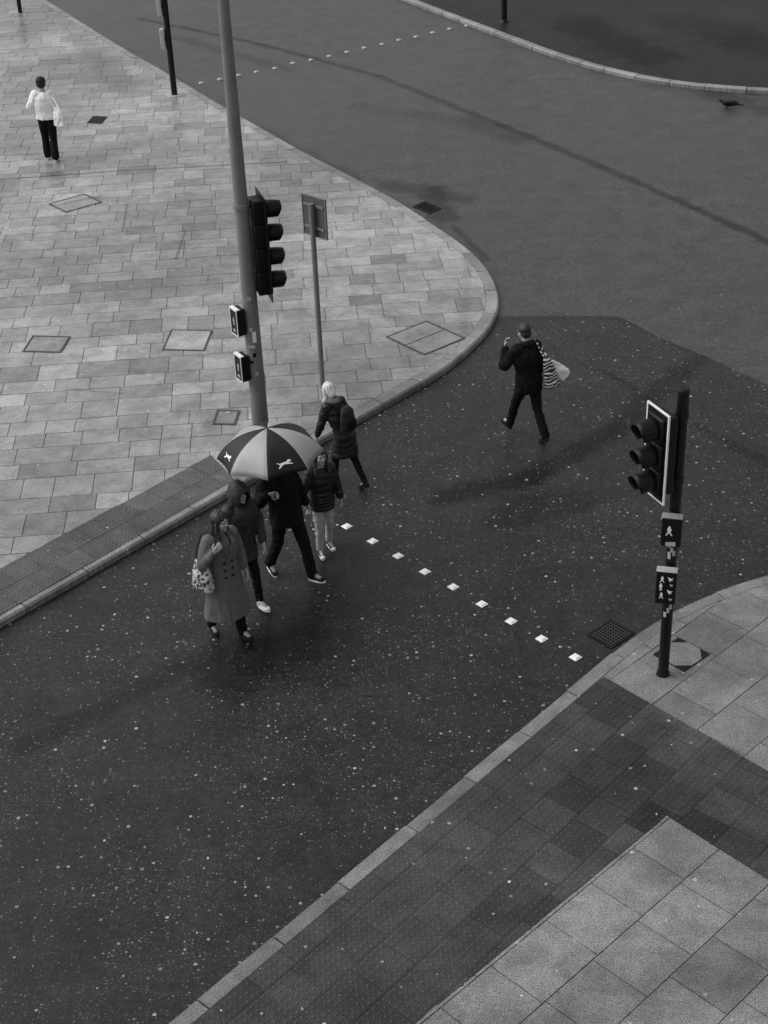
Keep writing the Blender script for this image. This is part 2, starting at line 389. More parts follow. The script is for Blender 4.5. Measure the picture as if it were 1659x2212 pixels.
def shoes(J,root,mat,solemat,toe=None):
    for sd in 'RL':
        a,f,dn=J['ank'+sd],J['f'+sd],J['dn'+sd]; s=f.cross(-dn).normalized(); R=Matrix((s,f,-dn)).transposed()
        vo=Vol(); W=lambda x,y,z:a+s*x+f*y-dn*z
        vo.cap(a-dn*.0,.045,W(0,-.005,-.03),.04)
        vo.ell(W(0,-.015,-.045),(.037,.05,.036),R); vo.ell(W(0,.05,-.045),(.04,.075,.034),R); vo.ell(W(0,.115,-.054),(.044,.062,.026),R)
        sh=vo.make('shoe',mat,root,voxel=.008,smooth=3)
        hb=HB(); out=[]
        for i in range(16):
            t=2*math.pi*i/16; y=.055+.125*math.sin(t); w=.037+.009*math.sin(t); out.append(W(w*math.cos(t),y,-.088))
        hb.poly(out,-dn*.024); hb.make('sole',solemat,sh,bevel=.004)
        if toe:
            vo=Vol(); vo.ell(W(0,.14,-.056),(.041,.038,.028),R); vo.make('toe_cap',toe,sh,voxel=.006,smooth=2)
def hair_short(J,root,mat,name='hair'):
    vo=Vol(); Rh=J['Rh']; hs=J['hs']
    vo.ell(hm(J,(0,-.028,.04)),(.086*hs,.098*hs,.092*hs),Rh); vo.ell(hm(J,(0,-.05,-.015)),(.074*hs,.064*hs,.075*hs),Rh)
    return vo.make(name,mat,root,voxel=.008,smooth=2,fold=.006,freq=(30,30,30))
def hair_long(J,root,mat,length=.22,side=0,vol=1.0):
    vo=Vol(); Rh=J['Rh']; hs=J['hs']
    vo.ell(hm(J,(0,-.022,.04)),(.088*hs*vol,.10*hs,.09*hs),Rh)
    vo.cap(hm(J,(0,-.045,.0)),.075*hs*vol,hm(J,(side*.03,-.065,-length*.6)),.06*hs*vol)
    vo.cap(hm(J,(side*.03,-.065,-length*.6)),.06*hs*vol,hm(J,(side*.05,-.05,-length)),.035*hs*vol)
    for sg in (-1,1):
        vo.cap(hm(J,(sg*.07,.015,.03)),.024*hs,hm(J,(sg*.078,.01,-.09)),.026*hs)
        vo.cap(hm(J,(sg*.078,.01,-.09)),.026*hs,hm(J,(sg*.10,.05,-.10-length*.6)),.024*hs)
    return vo.make('hair',mat,root,voxel=.008,smooth=2,fold=.010,freq=(40,40,9))
def hood_up(J,root,mat):
    bm=bmesh.new()
    bmesh.ops.create_uvsphere(bm,u_segments=32,v_segments=20,radius=1)
    dl=[f for f in bm.faces if f.calc_center_median().normalized().dot(V((0,.94,-.34)).normalized())>.76]
    bmesh.ops.delete(bm,geom=dl,context='FACES')
    for v in bm.verts:
        c=v.co; pk=1+.16*max(0,c.z)*(1 if c.y<.3 else .7)
        q=V((c.x*.122,c.y*.15-.01,c.z*.155*pk-.005))
        q+=V((noise.noise(q*18),noise.noise(q*18+V((5,0,0))),0))*.012
        v.co=hm(J,q)
    bmesh.ops.recalc_face_normals(bm,faces=bm.faces[:])
    me=bpy.data.meshes.new('hood'); bm.to_mesh(me); bm.free(); me.materials.append(mat)
    me.polygons.foreach_set('use_smooth',[True]*len(me.polygons))
    o=put(bpy.data.objects.new('hood',me),root); m=o.modifiers.new('s','SOLIDIFY'); m.thickness=.014; m.offset=0
    return o
def person(px,facing,H,p,label,ik=None):
    g=G(px[0],px[1],px[2] if len(px)>2 else 0); yaw=yawof(facing)
    root=empty('person',g,yaw,label,'person',scale=H/1.75)
    s=H/1.75; Mx=Matrix.Rotation(yaw,3,'Z')
    if ik: ik={k:(Mx.transposed()@(T-g))/s for k,T in ik.items()}
    J=rig(p,ik)
    W=lambda v:g+Mx@(V(v)*s)
    body(J,root,p)
    return root,J,W,yaw,s
def strap(hb_pts,r,mat,parent,name='strap'):
    hb=HB(); hb.path([V(q) for q in hb_pts],r); return hb.make(name,mat,parent)

# 1 person in white walking away
root,J,W,yaw,s=person((113,347,.1),(-.05,1),1.68,dict(lean=(-.01,.04),RT=(.02,-.06,-1),RS=(0,-.3,-1),RF=(.35,.9,-.25),LT=(-.02,.2,-1),LS=(-.02,.02,-1),
    RU=(.46,-.1,-1),RA=(-.15,.85,-.45),LU=(-.50,-.1,-1),LA=(.25,.9,.05),hp=.15),'person in white jumper and dark striped joggers walking away on the left pavement')
jacket(J,root,MCW,'jumper',bottom=-.03,hem=(.20,.165),bulk=1.28,sl=1.42,fold=.016)
trousers(J,root,MCB,1.25,.070)
for sd,sg in (('R',1),('L',-1)):
    hb=HB(); hp,kn,an=J['hip'+sd],J['knee'+sd],J['ank'+sd]
    hb.path([hp+V((sg*.108,0,.0)),hp.lerp(kn,.5)+V((sg*.096,0,0)),kn+V((sg*.082,0,0)),kn.lerp(an,.5)+V((sg*.080,0,0)),an+V((sg*.080,0,0))],.012); hb.make('side_stripe',MWH,root)
shoes(J,root,MSHW,MSHW)
hair_short(J,root,MHD)
vo=Vol(); vo.ell(hm(J,(0,-.02,.045)),(.108,.12,.10),J['Rh']); vo.ell(hm(J,(0,-.04,-.02)),(.10,.095,.085),J['Rh']); vo.make('knit_cap',MCB2,root,voxel=.008,fold=.004,freq=(60,60,20))
lc=J['hipR']+V((.21,-.16,.05)); c=W(lc)
bag=empty('tote_bag',c,yaw-.5,'plump white tote bag at the right side of the person in white','bag',scale=s)
vo=Vol(); vo.loft([((0,0,-.22),.07,.05),((0,.0,-.18),.145,.08),((0,0,0),.14,.075),((-.01,0,.14),.10,.045),((-.02,0,.20),.07,.02)]); vo.make('bag_body',MCW,bag,voxel=.009,fold=.022,freq=(12,12,9))
shl=Matrix.Rotation(.5,3,'Z')@((J['shR']+V((-.03,0,.1)))-lc)
strap([(-.07,.0,.17),shl*.55+V((-.03,-.06,.02)),shl+V((-.02,-.07,-.04)),shl],.016,MCW,bag); strap([(.05,0,.17),shl*.6+V((.05,.0,.02)),shl+V((.02,.05,-.04)),shl],.016,MCW,bag)

# 2 dark walker with bags
root,J,W,yaw,s=person((1139,947),(-.48,.88),1.70,dict(lean=(-.02,.05),LT=(-.02,.50,-1),LS=(0,.36,-1),LF=(-.1,1,.32),RT=(.04,-.16,-1),RS=(.04,-.52,-1),RF=(.1,1,-.4),
    LU=(-.45,.32,-.80),LA=(.28,.28,.95),RU=(.3,-.15,-1),RA=(-.05,.45,-1),hp=.25,hy=.1,hL=dict(c=.6,n=(.6,-.6,.2))),'person in black walking away across the road with one hand raised to the face')
jacket(J,root,MCB,'jacket',bottom=-.16,hem=(.205,.165),bulk=1.2,sl=1.3,fold=.016)
trousers(J,root,MCB,1.04,.060); shoes(J,root,MSHB,MSHB); hair_short(J,root,MHB)
vo=Vol(); vo.ell(J['neck']+V((0,-.03,.0)),(.10,.09,.05)); vo.make('collar',MCB,root,fold=.006)
lc=J['hipR']+V((.13,-.19,.15)); c=W(lc)
bag=empty('shoulder_bag',c,yaw-.2,'zebra striped shoulder bag on the right side of the person in black','bag',scale=s)
bag.rotation_euler=(0,rad(-14),yaw-.2)
vo=Vol(); vo.loft([((0,0,-.25),.075,.03),((0,0,-.21),.115,.055),((0,0,-.03),.10,.055),((0,0,.15),.07,.035),((-.0,0,.27),.035,.018)]); vo.make('bag_body',MZ,bag,voxel=.008,fold=.012,freq=(9,9,9))
sh=Matrix.Rotation(rad(14),3,'Y')@Matrix.Rotation(.2,3,'Z')@(J['shR']+V((-.05,-.03,.095))-lc)
strap([(-.02,0,.25),sh*.75+V((.0,-.03,.0)),sh+V((.01,-.05,-.04)),sh],.012,MZ,bag); strap([(.02,0,.25),sh*.75+V((.04,.04,.0)),sh+V((.03,.05,-.03)),sh],.012,MZ,bag)
lc=J['hipR']+V((.33,-.14,.13)); c=W(lc)
bag=empty('carrier_bag',c,yaw,'white carrier bag behind the zebra striped shoulder bag','bag',scale=s)
bag.rotation_euler=(0,rad(-38),yaw)
vo=Vol(); vo.loft([((0,0,-.18),.05,.03),((0,0,-.15),.095,.055),((0,0,.02),.085,.05),((0,0,.15),.035,.02),((-.0,0,.22),.014,.012)]); vo.make('bag_body',MCW,bag,voxel=.008,fold=.018,freq=(14,14,10))
strap([(0,0,.2),(-.02,.01,.26),(-.02,.02,.34)],.008,MCW,bag,'handle')

# 3 fair haired person in long dark coat
root,J,W,yaw,s=person((757,1054),(-.70,.71),1.47,dict(lean=(-.04,.17),LT=(-.02,.34,-1),LS=(0,.10,-1),RT=(.02,-.22,-1),RS=(.04,-.55,-1),RF=(0,1,-.45),
    LU=(-.22,.2,-1),LA=(-.05,.45,-1),RU=(.25,-.25,-1),RA=(.1,.0,-1),hp=.3),'pale haired person in long dark coat with a backpack stepping up behind the child')
jacket(J,root,MNY,'coat',bottom=-.34,hem=(.22,.19),bulk=1.12,sl=1.2,fold=.014,freq=(6,6,16))
trousers(J,root,MCB,.95,.048); shoes(J,root,MSHB,MSHB); hair_long(J,root,MHL,.09,0,1.05)
vo=Vol(); vo.ell(J['neck']+V((0,-.04,.0)),(.115,.11,.055)); vo.make('scarf',MCG,root,fold=.014,freq=(20,20,30))
lc=J['hipC'].lerp(J['shC'],.62)+V((0,-.20,0)); c=W(lc)
bag=empty('backpack',c,yaw,'dark backpack worn over the long coat of the pale haired person','backpack',scale=s)
vo=Vol(); vo.loft([((0,-.0,-.20),.10,.05),((0,-.01,-.17),.135,.085),((0,-.01,0),.14,.09),((0,0,.15),.12,.065),((0,.02,.21),.07,.04)]); vo.make('bag_body',MCB2,bag,voxel=.010,fold=.008)
vo=Vol(); vo.loft([((0,-.09,-.15),.085,.03),((0,-.095,-.12),.1,.04),((0,-.095,-.0),.1,.035),((0,-.085,.03),.07,.02)]); vo.make('pocket',MCB,bag,voxel=.009,fold=.004)
for sg in (-1,1): strap([(sg*.07,.05,.17),(sg*.10,.15,.21),(sg*.11,.27,.17),(sg*.12,.33,.02),(sg*.15,.2,-.14),(sg*.11,.05,-.16)],.014,MCB,bag)

# 5 person with umbrella
pman=dict(lean=(.05,-.04),LT=(-.02,.46,-1),LS=(-.02,.24,-1),LF=(-.25,1,.15),RT=(.02,-.18,-1),RS=(.0,-.52,-1),RF=(.15,1,-.4),
    LU=(-.35,.05,-1),LA=(-.28,.2,-1),RU=(.28,.15,-1),RA=(-.42,.75,.55),hp=.1,hR=dict(d=(-.8,.6,.05),n=(.6,.6,-.2),c=1.05,t=1),hL=dict(c=.7))
HY=14.92
Hh=GY(595,1068,HY)
face5=(.66,-.75); y5=yawof(face5); hd_w=Matrix.Rotation(y5,3,'Z')@norm(pman['hR']['d'])
root,J,W,yaw,s=person((630,1249),face5,1.80,pman,'person in black holding the two tone umbrella that hides the head',ik={'R':Hh-hd_w*.09})
jacket(J,root,MCB,'jacket',bottom=-.15,hem=(.215,.165),bulk=1.22,sl=1.28,fold=.015)
trousers(J,root,MCB,1.06,.062); shoes(J,root,MSHB,MSHW); hair_short(J,root,MHD)
hpos=W(J['wrR']+norm(pman['hR']['d'])*.09+V((.012,.015,0)))
apex=GY(577,925,HY)
ax=(apex-hpos).normalized(); base=hpos-ax*.13; Ls=(apex-base).length
um=empty('umbrella',base,0,'open umbrella with alternating dark and pale panels held over the group','umbrella')
um.rotation_euler=V((0,0,1)).rotation_difference(ax).to_euler()
RR=.605; DR=.33; A0=rad(-90)
def cp(k,t):
    a=A0+k*math.pi/4
    return V((RR*math.sin(t*1.15)/math.sin(1.15)*math.cos(a),RR*math.sin(t*1.15)/math.sin(1.15)*math.sin(a),Ls-DR*(1-math.cos(t*1.15))/(1-math.cos(1.15))))
def sp(k,u,t):
    q=cp(k,t).lerp(cp(k+1,t),u); dp=4*u*(1-u)
    r=V((q.x,q.y,0)); q=q-r*(.035*dp*t*t)+V((0,0,.006*dp)); return q
vs=[];fs=[];mi=[];NT=10;NU=6
for k in range(8):
    b=len(vs)
    for i in range(NT+1):
        for j in range(NU+1): vs.append(sp(k,j/NU,max(.01,i/NT)))
    for i in range(NT):
        for j in range(NU):
            q=b+i*(NU+1)+j; fs.append((q,q+NU+1,q+NU+2,q+1)); mi.append(k%2)
me=bpy.data.meshes.new('canopy'); me.from_pydata([tuple(v) for v in vs],[],fs); me.materials.append(MUD); me.materials.append(MUL)
me.polygons.foreach_set('material_index',mi); me.update()
bm=bmesh.new(); bm.from_mesh(me); bmesh.ops.remove_doubles(bm,verts=bm.verts[:],dist=.0008); bm.to_mesh(me); bm.free()
me.polygons.foreach_set('use_smooth',[True]*len(me.polygons)); me.update()
can=put(bpy.data.objects.new('canopy',me),um); md=can.modifiers.new('s','SOLIDIFY'); md.thickness=.002; md.offset=-1
hb=HB(); hb.cyl((0,0,.05),(0,0,Ls+.0),.006,n=10); hb.make('shaft',MDK,um)
hb=HB(); hb.cyl((0,0,Ls-.01),(0,0,Ls+.06),.009,.004,n=10); hb.make('ferrule',MDK,um)
hb=HB(); hb.cyl((0,0,-.02),(0,0,.16),.016,.014,n=14); hb.ball((0,0,-.02),.017); hb.make('handle',MBK,um)
for k in range(8):
    hb=HB(); hb.path([cp(k,t)-V((0,0,.006)) for t in (.03,.25,.5,.75,1.0)],.003,6); rb=hb.make('rib',MDK,um)
    hb=HB(); hb.cyl((0,0,Ls-.33),cp(k,.5)-V((0,0,.01)),.0025,n=6); hb.make('strut',MDK,rb)
cat=[(-1,.30),(-.85,.34),(-.6,.16),(-.2,.22),(.3,.26),(.5,.42),(.62,.52),(.68,.42),(.92,.30),(.88,.22),(.7,.18),(.5,.04),(.98,-.10),(.95,-.2),(.35,-.12),(0,-.06),(-.25,-.14),(-.7,-.46),(-.85,-.40),(-.6,-.08),(-.68,.06),(-.85,.22)]
def emb(k,u0,t0,su,st,shape,flip=1):
    bm=bmesh.new(); vs=[bm.verts.new((x,y,0)) for x,y in shape]; bm.faces.new(vs)
    bmesh.ops.triangulate(bm,faces=bm.faces[:]); bmesh.ops.subdivide_edges(bm,edges=bm.edges[:],cuts=1,use_grid_fill=True)
    for v in bm.verts:
        u=u0+v.co.x*su*flip; t=t0-v.co.y*st; q=sp(k,u,t); a=sp(k,u+.02,t)-q; b=sp(k,u,t+.02)-q; n=b.cross(a).normalized()
        if n.z<0: n=-n
        v.co=q+n*.005
    me=bpy.data.meshes.new('emblem'); bm.to_mesh(me); bm.free(); me.materials.append(MWH); o=put(bpy.data.objects.new('emblem',me),can); return o
for k in (0,2,4,6): emb(k,.5,.82,.23,.13,cat)

# 4 child
root,J,W,yaw,s=person((702,1192),(.38,-.92),1.43,dict(lean=(.0,.0),hs=1.12,RT=(.02,.16,-1),RS=(.02,.0,-1),LT=(-.02,.05,-1),LS=(-.02,-.32,-1),LF=(-.2,1,-.3),
    RU=(.42,.15,-1),RA=(.55,.05,-.55),LU=(-.28,-.05,-1),LA=(-.12,.25,-1),hp=-.08,hy=.05,hR=dict(c=.8)),'child in dark padded jacket and pale jeans walking hand in hand')
jacket(J,root,MNY,'padded_jacket',bottom=-.16,hem=(.185,.15),bulk=1.15,sl=1.28,fold=.012,freq=(4,4,26))
trousers(J,root,MJN,1.02,.056,short=.06); shoes(J,root,MSHB,MSHW,MSHW); hair_long(J,root,MHB,.22,0,.95)

# 6 hooded person
root,J,W,yaw,s=person((530,1304),(.52,-.85),1.66,dict(lean=(.0,.05),LT=(-.02,.34,-1),LS=(-.02,.12,-1),LF=(-.15,1,.1),RT=(.02,-.16,-1),RS=(.02,-.5,-1),RF=(.1,1,-.35),
    LU=(-.3,-.08,-1),LA=(.15,.6,-.75),RU=(.3,-.08,-1),RA=(-.1,.55,-.8),hp=-.15,hy=.15),'person in dark raincoat with the hood up between coat wearer and umbrella')
MRC=M('raincoat_cloth',.030,.6,.4,10,.4,90,spec=.4)
jacket(J,root,MRC,'raincoat',bottom=-.22,hem=(.21,.17),bulk=1.18,sl=1.25,fold=.015)
trousers(J,root,MCB,.95,.048); shoes(J,root,MSHW,MSHW); hood_up(J,root,MRC)
vo=Vol(); vo.ell(hm(J,(0,-.035,.05)),(.080,.085,.08),J['Rh']); vo.make('hair',MHB,root,voxel=.008,smooth=2,fold=.005)
vo=Vol(); vo.ell(J['neck']+V((0,-.02,.02)),(.10,.095,.06)); vo.make('collar',MRC,root,fold=.01)

# 7 coat wearer
p7=dict(lean=(.0,.02),LT=(-.02,.24,-1),LS=(-.02,.08,-1),LF=(-.15,1,.05),RT=(.02,-.15,-1),RS=(.02,-.42,-1),RF=(.1,1,-.3),
    RU=(.38,.0,-1),RA=(-.35,.55,.75),LU=(-.25,-.05,-1),LA=(-.05,.3,-1),hp=.0,hy=.3,hR=dict(c=1.0,n=(-.6,-.7,0)))
root,J,W,yaw,s=person((492,1372),(.62,-.78),1.67,p7,'long haired person in knee length grey coat carrying a patterned handbag')
ct=jacket(J,root,MCG,'coat',bottom=-.57,hem=(.295,.24),bulk=1.16,sl=1.24,fold=.020,freq=(9,9,2.2),slope=.5)
hc,scn=J['hipC'],J['shC']
for z in (.0,.10,.20):
    for x in (-.045,.055):
        c=hc.lerp(scn,z/.5)+V((x,.150,0)); hb=HB(); hb.ball(c,(.017,.012,.017)); hb.make('button',MSHB,ct)
vo=Vol(); vo.loft([(hc.lerp(scn,.56)+V((0,.120,0)),.012,.022),(hc.lerp(scn,.8)+V((0,.105,0)),.045,.022),(hc.lerp(scn,1.0)+V((0,.06,0)),.06,.02)]); vo.make('inner_top',MSHB,root,voxel=.008)
vo=Vol(); vo.ell(J['neck']+V((0,-.02,.0)),(.088,.085,.045))
for sg in (-1,1): vo.cap(J['neck']+V((sg*.07,.05,-.01)),.022,J['neck']+V((sg*.085,.13,-.11)),.026); vo.cap(J['neck']+V((sg*.085,.13,-.11)),.026,J['neck']+V((sg*.02,.145,-.25)),.014)
vo.make('collar',MCG,ct,voxel=.009,fold=.003)
trousers(J,root,MCB,1.0,.058); shoes(J,root,MSHB,MSHB); hair_long(J,root,MHB,.31,1,1.10)
lc=J['hipR']+V((.17,-.03,.06)); c=W(lc)
bag=empty('handbag',c,yaw,'floral patterned handbag hanging at the hip of the grey coat','bag',scale=s)
vo=Vol(); vo.loft([((0,0,-.19),.06,.13),((0,0,-.15),.10,.18),((0,0,.04),.09,.165),((-.01,0,.16),.035,.13)]); vo.make('bag_body',MFL,bag,voxel=.009,fold=.012,freq=(12,12,12))
sh=(J['shR']+V((-.03,.0,.09)))-lc
strap([(-.01,.09,.13),(sh.x*.5+.05,.1,sh.z*.5),(sh.x+.03,.07,sh.z-.04),(sh.x,.0,sh.z),(sh.x+.03,-.07,sh.z-.04),(sh.x*.5+.05,-.1,sh.z*.5),(-.01,-.09,.13)],.009,MCB2,bag)

# bird
g=G(1573,232,0)
b=empty('bird',(g.x,g.y,.004),rad(68),'small dark bird crouched on the wet road near the far kerb','bird')
vo=Vol(); vo.ell((0,0,.085),(.07,.15,.06)); vo.cap((0,.10,.10),.038,(0,.17,.135),.032); vo.ball((0,.185,.14),.034); vo.cap((0,.21,.14),.012,(0,.26,.13),.004)
vo.cap((0,-.1,.09),.035,(0,-.32,.07),.016)
for sg in (-1,1): vo.cap((sg*.03,0,.06),.014,(sg*.03,.01,.012),.007); vo.cap((sg*.03,.01,.009),.007,(sg*.035,.05,.008),.006)
vo.make('body',MCB2,b,voxel=.006,smooth=2,fold=.003)
for sg in (-1,1):
    vo=Vol(); vo.ell((sg*.062,-.05,.095),(.014,.17,.045)); vo.make('wing',MCB,b,voxel=.006,smooth=2)


# ------------------------------------------------------------------ ground surfaces
def sheet(name,pts,z,mat):
    me=bpy.data.meshes.new(name); me.from_pydata([(p[0],p[1],z) for p in pts],[],[tuple(range(len(pts)))])
    me.materials.append(mat); me.update()
    if me.polygons[0].normal.z<0: me.flip_normals()
    return put(bpy.data.objects.new(name,me),None,'structure')
sheet('ground',[(-900,-900),(900,-900),(900,900),(-900,900)],-.02,MGND)
sheet('road',[(-70,-25),(70,-25),(70,110),(-70,110)],0,MA)
pp=[(900,684),(1078,684),(1200,682),(1335,684),(1375,702),(1420,728),(1480,752),(1530,772),(1600,806),(1700,850),(2300,1120)]
pts=[G(*q) for q in pp]
pts=[(q.x,q.y) for q in pts]+[(30,4),(20,-8),(-30,-8),(-30,12)]
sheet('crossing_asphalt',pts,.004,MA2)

def chaikin(p,n=2):
    for _ in range(n):
        q=[p[0]]
        for a,b in zip(p[:-1],p[1:]): q+=[a*.75+b*.25,a*.25+b*.75]
        q.append(p[-1]); p=q
    return p
def offs(p,d):
    out=[]
    for i,a in enumerate(p):
        t=(p[min(i+1,len(p)-1)]-p[max(i-1,0)]).normalized()
        out.append(a+V((-t.y,t.x))*d)
    return out
def kerb(name,p,side,w,zt,L,mat,gap=.018,tv=.18):
    seg=[0]
    for a,b in zip(p[:-1],p[1:]): seg.append(seg[-1]+(b-a).length)
    def at(s):
        s=max(0,min(s,seg[-1]-1e-5))
        for i in range(len(seg)-1):
            if seg[i+1]>=s:
                t=(s-seg[i])/(seg[i+1]-seg[i]); a,b=p[i],p[i+1]
                return a+(b-a)*t,(b-a).normalized()
    vs=[];fs=[];tn=[]
    s=0
    while s<seg[-1]-.05:
        l=L*random.uniform(.92,1.08); e=min(s+l,seg[-1]); k=4; base=len(vs); tone=random.uniform(-tv,tv)
        dz=random.uniform(-.003,.003); do=random.uniform(-.007,.007)
        for j in range(k+1):
            q=s+gap/2+(e-s-gap)*j/k; c,t=at(q); t2=(at(q+.15)[0]-at(q-.15)[0]).normalized(); nn=V((-t2.y,t2.x))*side
            for o,z in ((do,-.01),(do,zt-.025+dz),(do+.025,zt+dz),(w,zt+dz),(w,-.01)):
                v=c+nn*o; vs.append((v.x,v.y,z))
        for j in range(k):
            for m in range(5):
                a=base+j*5+m; b=base+j*5+(m+1)%5
                fs.append((a,b,b+5,a+5)); tn.append(tone)
        fs.append(tuple(base+m for m in range(5))); tn.append(tone)
        fs.append(tuple(base+k*5+m for m in reversed(range(5)))); tn.append(tone)
        s=e
    o=pyobj(name,vs,fs,mat,tn,None,'structure')
    bm=bmesh.new(); bm.from_mesh(o.data); bmesh.ops.recalc_face_normals(bm,faces=bm.faces[:]); bm.to_mesh(o.data); bm.free()
    return o
def clip(poly,u0,v0,u1,v1):
    for ax,val,sg in ((0,u0,1),(0,u1,-1),(1,v0,1),(1,v1,-1)):
        if not poly: return poly
        out=[]
        for i in range(len(poly)):
            a=poly[i-1]; b=poly[i]; da=(a[ax]-val)*sg; db=(b[ax]-val)*sg
            if (da>=0)!=(db>=0):
                t=da/(da-db); out.append((a[0]+(b[0]-a[0])*t,a[1]+(b[1]-a[1])*t))
            if db>=0: out.append(b)
        poly=out
    return poly
def inside(x,y,poly):
    c=False
    for i in range(len(poly)):
        a=poly[i-1];b=poly[i]
        if (a[1]>y)!=(b[1]>y) and x<(b[0]-a[0])*(y-a[1])/(b[1]-a[1])+a[0]: c=not c
    return c
def area(p):
    return abs(sum(p[i-1][0]*p[i][1]-p[i][0]*p[i-1][1] for i in range(len(p))))/2
def paving(name,poly,ang,z,rows,lens,gap,mat,tv,domes=0,stagger=None,bias=None,tilt=.004,mortar=-.5,tmin=-.6):
    ca,sa=math.cos(-ang),math.sin(-ang)
    rp=[(p[0]*ca-p[1]*sa,p[0]*sa+p[1]*ca) for p in poly]
    def back(u,v): return (u*ca+v*sa,-u*sa+v*ca)
    vs=[];fs=[];tn=[]
    for p in poly: vs.append((p[0],p[1],z-.009))
    sgn=sum(poly[i-1][0]*poly[i][1]-poly[i][0]*poly[i-1][1] for i in range(len(poly)))
    fs.append(tuple(range(len(poly))) if sgn>0 else tuple(reversed(range(len(poly))))); tn.append(mortar)
    umin=min(p[0] for p in rp);umax=max(p[0] for p in rp);vmin=min(p[1] for p in rp);vmax=max(p[1] for p in rp)
    v=vmin; ri=0
    while v<vmax:
        h=random.choice(rows); u=umin-random.random()*lens[0] if stagger is None else umin-(ri%2)*lens[0]*stagger
        strip=clip(rp,umin-1,v+gap/2,umax+1,v+h-gap/2)
        if strip:
            while u<umax:
                l=random.choice(lens)
                q=clip(strip,u+gap/2,v,u+l-gap/2,v+h)
                if len(q)>2 and area(q)>.002:
                    g1,g2=random.gauss(0,1),random.random()
                    tone=g1*tv*(1.6 if g2<.12 else .8)
                    if bias: 
                        bx,by=back(u+l/2,v+h/2); tone+=bias(bx,by)
                    tone=max(tmin,min(.8,tone))
                    tx=random.uniform(-tilt,tilt);ty=random.uniform(-tilt,tilt);dz=random.uniform(-.0015,.0015)
                    b=len(vs); w=[back(*k) for k in q]; uc,vc=u+l/2,v+h/2
                    zz=[z+dz+(k[0]-uc)*tx+(k[1]-vc)*ty for k in q]
                    for k,zk in zip(w,zz): vs.append((k[0],k[1],zk))
                    n=len(q)
                    for k in w: vs.append((k[0],k[1],z-.010))
                    sg=sum(w[i-1][0]*w[i][1]-w[i][0]*w[i-1][1] for i in range(n))
                    f=tuple(range(b,b+n)); fs.append(f if sg>0 else tuple(reversed(f))); tn.append(tone)
                    for i in range(n):
                        j=(i+1)%n; fs.append((b+i,b+n+i,b+n+j,b+j) if sg>0 else (b+j,b+n+j,b+n+i,b+i)); tn.append(tone-.2)
                    if domes:
                        m=6; 
                        for i in range(m):
                            for j in range(m):
                                cu=u+(i+.5)*l/m; cv=v+(j+.5)*h/m
                                if q and inside(cu,cv,q):
                                    wx,wy=back(cu,cv); b2=len(vs); K=8
                                    zc=z+dz+(cu-uc)*tx+(cv-vc)*ty
                                    for rr,hh in ((.0150,-.0005),(.0120,.0042),(.0075,.006)):
                                        for t in range(K):
                                            aa=2*math.pi*t/K; vs.append((wx+rr*math.cos(aa),wy+rr*math.sin(aa),zc+hh))
                                    for L in range(2):
                                        for t in range(K):
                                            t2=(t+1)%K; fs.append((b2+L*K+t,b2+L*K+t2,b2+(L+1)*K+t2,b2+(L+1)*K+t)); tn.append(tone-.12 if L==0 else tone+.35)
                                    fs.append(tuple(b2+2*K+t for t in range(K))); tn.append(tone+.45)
                u+=l
        v+=h; ri+=1
    return pyobj(name,vs,fs,mat,tn,None,'structure')
v2=lambda q:V((q.x,q.y))
ZT=.10
Lpx=[(-700,1760,0),(0,1358,0),(300,1186,0),(510,1065,0),(780,912,0),(860,864,.02),(930,822,.04),(985,782,.06),(1030,740,.08),(1062,700,.1),(1077,665,.1),(1077,630,.1),(1062,592,.1),(1030,552,.1),(985,516,.1),(920,472,.1),(850,428,.1),(760,380,.1),(650,325,.1),(560,273,.1),(490,234,.1),(370,162,.1),(240,88,.1),(110,5,.1),(0,-60,.1),(-150,-145,.1)]
LP=chaikin([v2(G(a,b,c)) for a,b,c in Lpx],2)
kerb('kerb_left',LP,1,.20,ZT,.9,MK2)
inn=offs(LP,.206)
polyL=[(p.x,p.y) for p in inn]+[(-26,inn[-1].y),(-26,inn[0].y)]
a0=G(0,388,.1);a1=G(620,350,.1); angL=math.atan2(a1.y-a0.y,a1.x-a0.x)
def biasL(x,y): return noise.noise(V((x*.25,y*.25,3)))*.22+noise.noise(V((x*.8,y*.8,13)))*.2
paving('pavement_left',polyL,angL,ZT,[.40,.46,.54],[.42,.52,.6,.78],.011,MSL,.13,bias=biasL,mortar=-.7,tmin=-.34)
tl=[G(*q,.106) for q in ((-600,1555),(0,1228),(455,983),(508,1036),(0,1328),(-600,1668))]
k0=G(0,1358);k1=G(780,912); angK=math.atan2(k1.y-k0.y,k1.x-k0.x)
paving('tactile_paving_left',[(q.x,q.y) for q in tl],angK,.107,[.4],[.4],.006,MTL,.10,domes=1,tilt=.002)
Rpx=[(-200,2673),(355,2212),(800,1842),(1200,1510),(1290,1434),(1360,1377),(1430,1330),(1500,1295),(1580,1264),(1659,1240),(1800,1207),(2100,1160)]
RP=chaikin([v2(G(a,b,.1)) for a,b in Rpx],2)
kerb('kerb_right',RP,-1,.17,ZT,.9,MK)
innR=offs(RP,-.176)
polyR=[(p.x,p.y) for p in innR]+[(22,innR[-1].y),(22,-2),(innR[0].x,-2)]
r0=G(355,2212,.1);r1=G(1200,1510,.1); kd=v2(r1-r0).normalized(); angR=math.atan2(kd.y,kd.x)
tc_=v2(G(1440,1762,.1)); tb_=v2(G(895,2212,.1)); kd2=(tc_-tb_).normalized(); angS=math.atan2(kd2.y,kd2.x)
paving('pavement_right',polyR,angS,ZT,[.58],[.62,.62,.72],.009,MSR,.11,tilt=.003,mortar=-.75,tmin=-.2)
ta=v2(G(1310,1462,.1)); tb=v2(G(1659,1664,.1)); dd=(tb-ta).normalized()
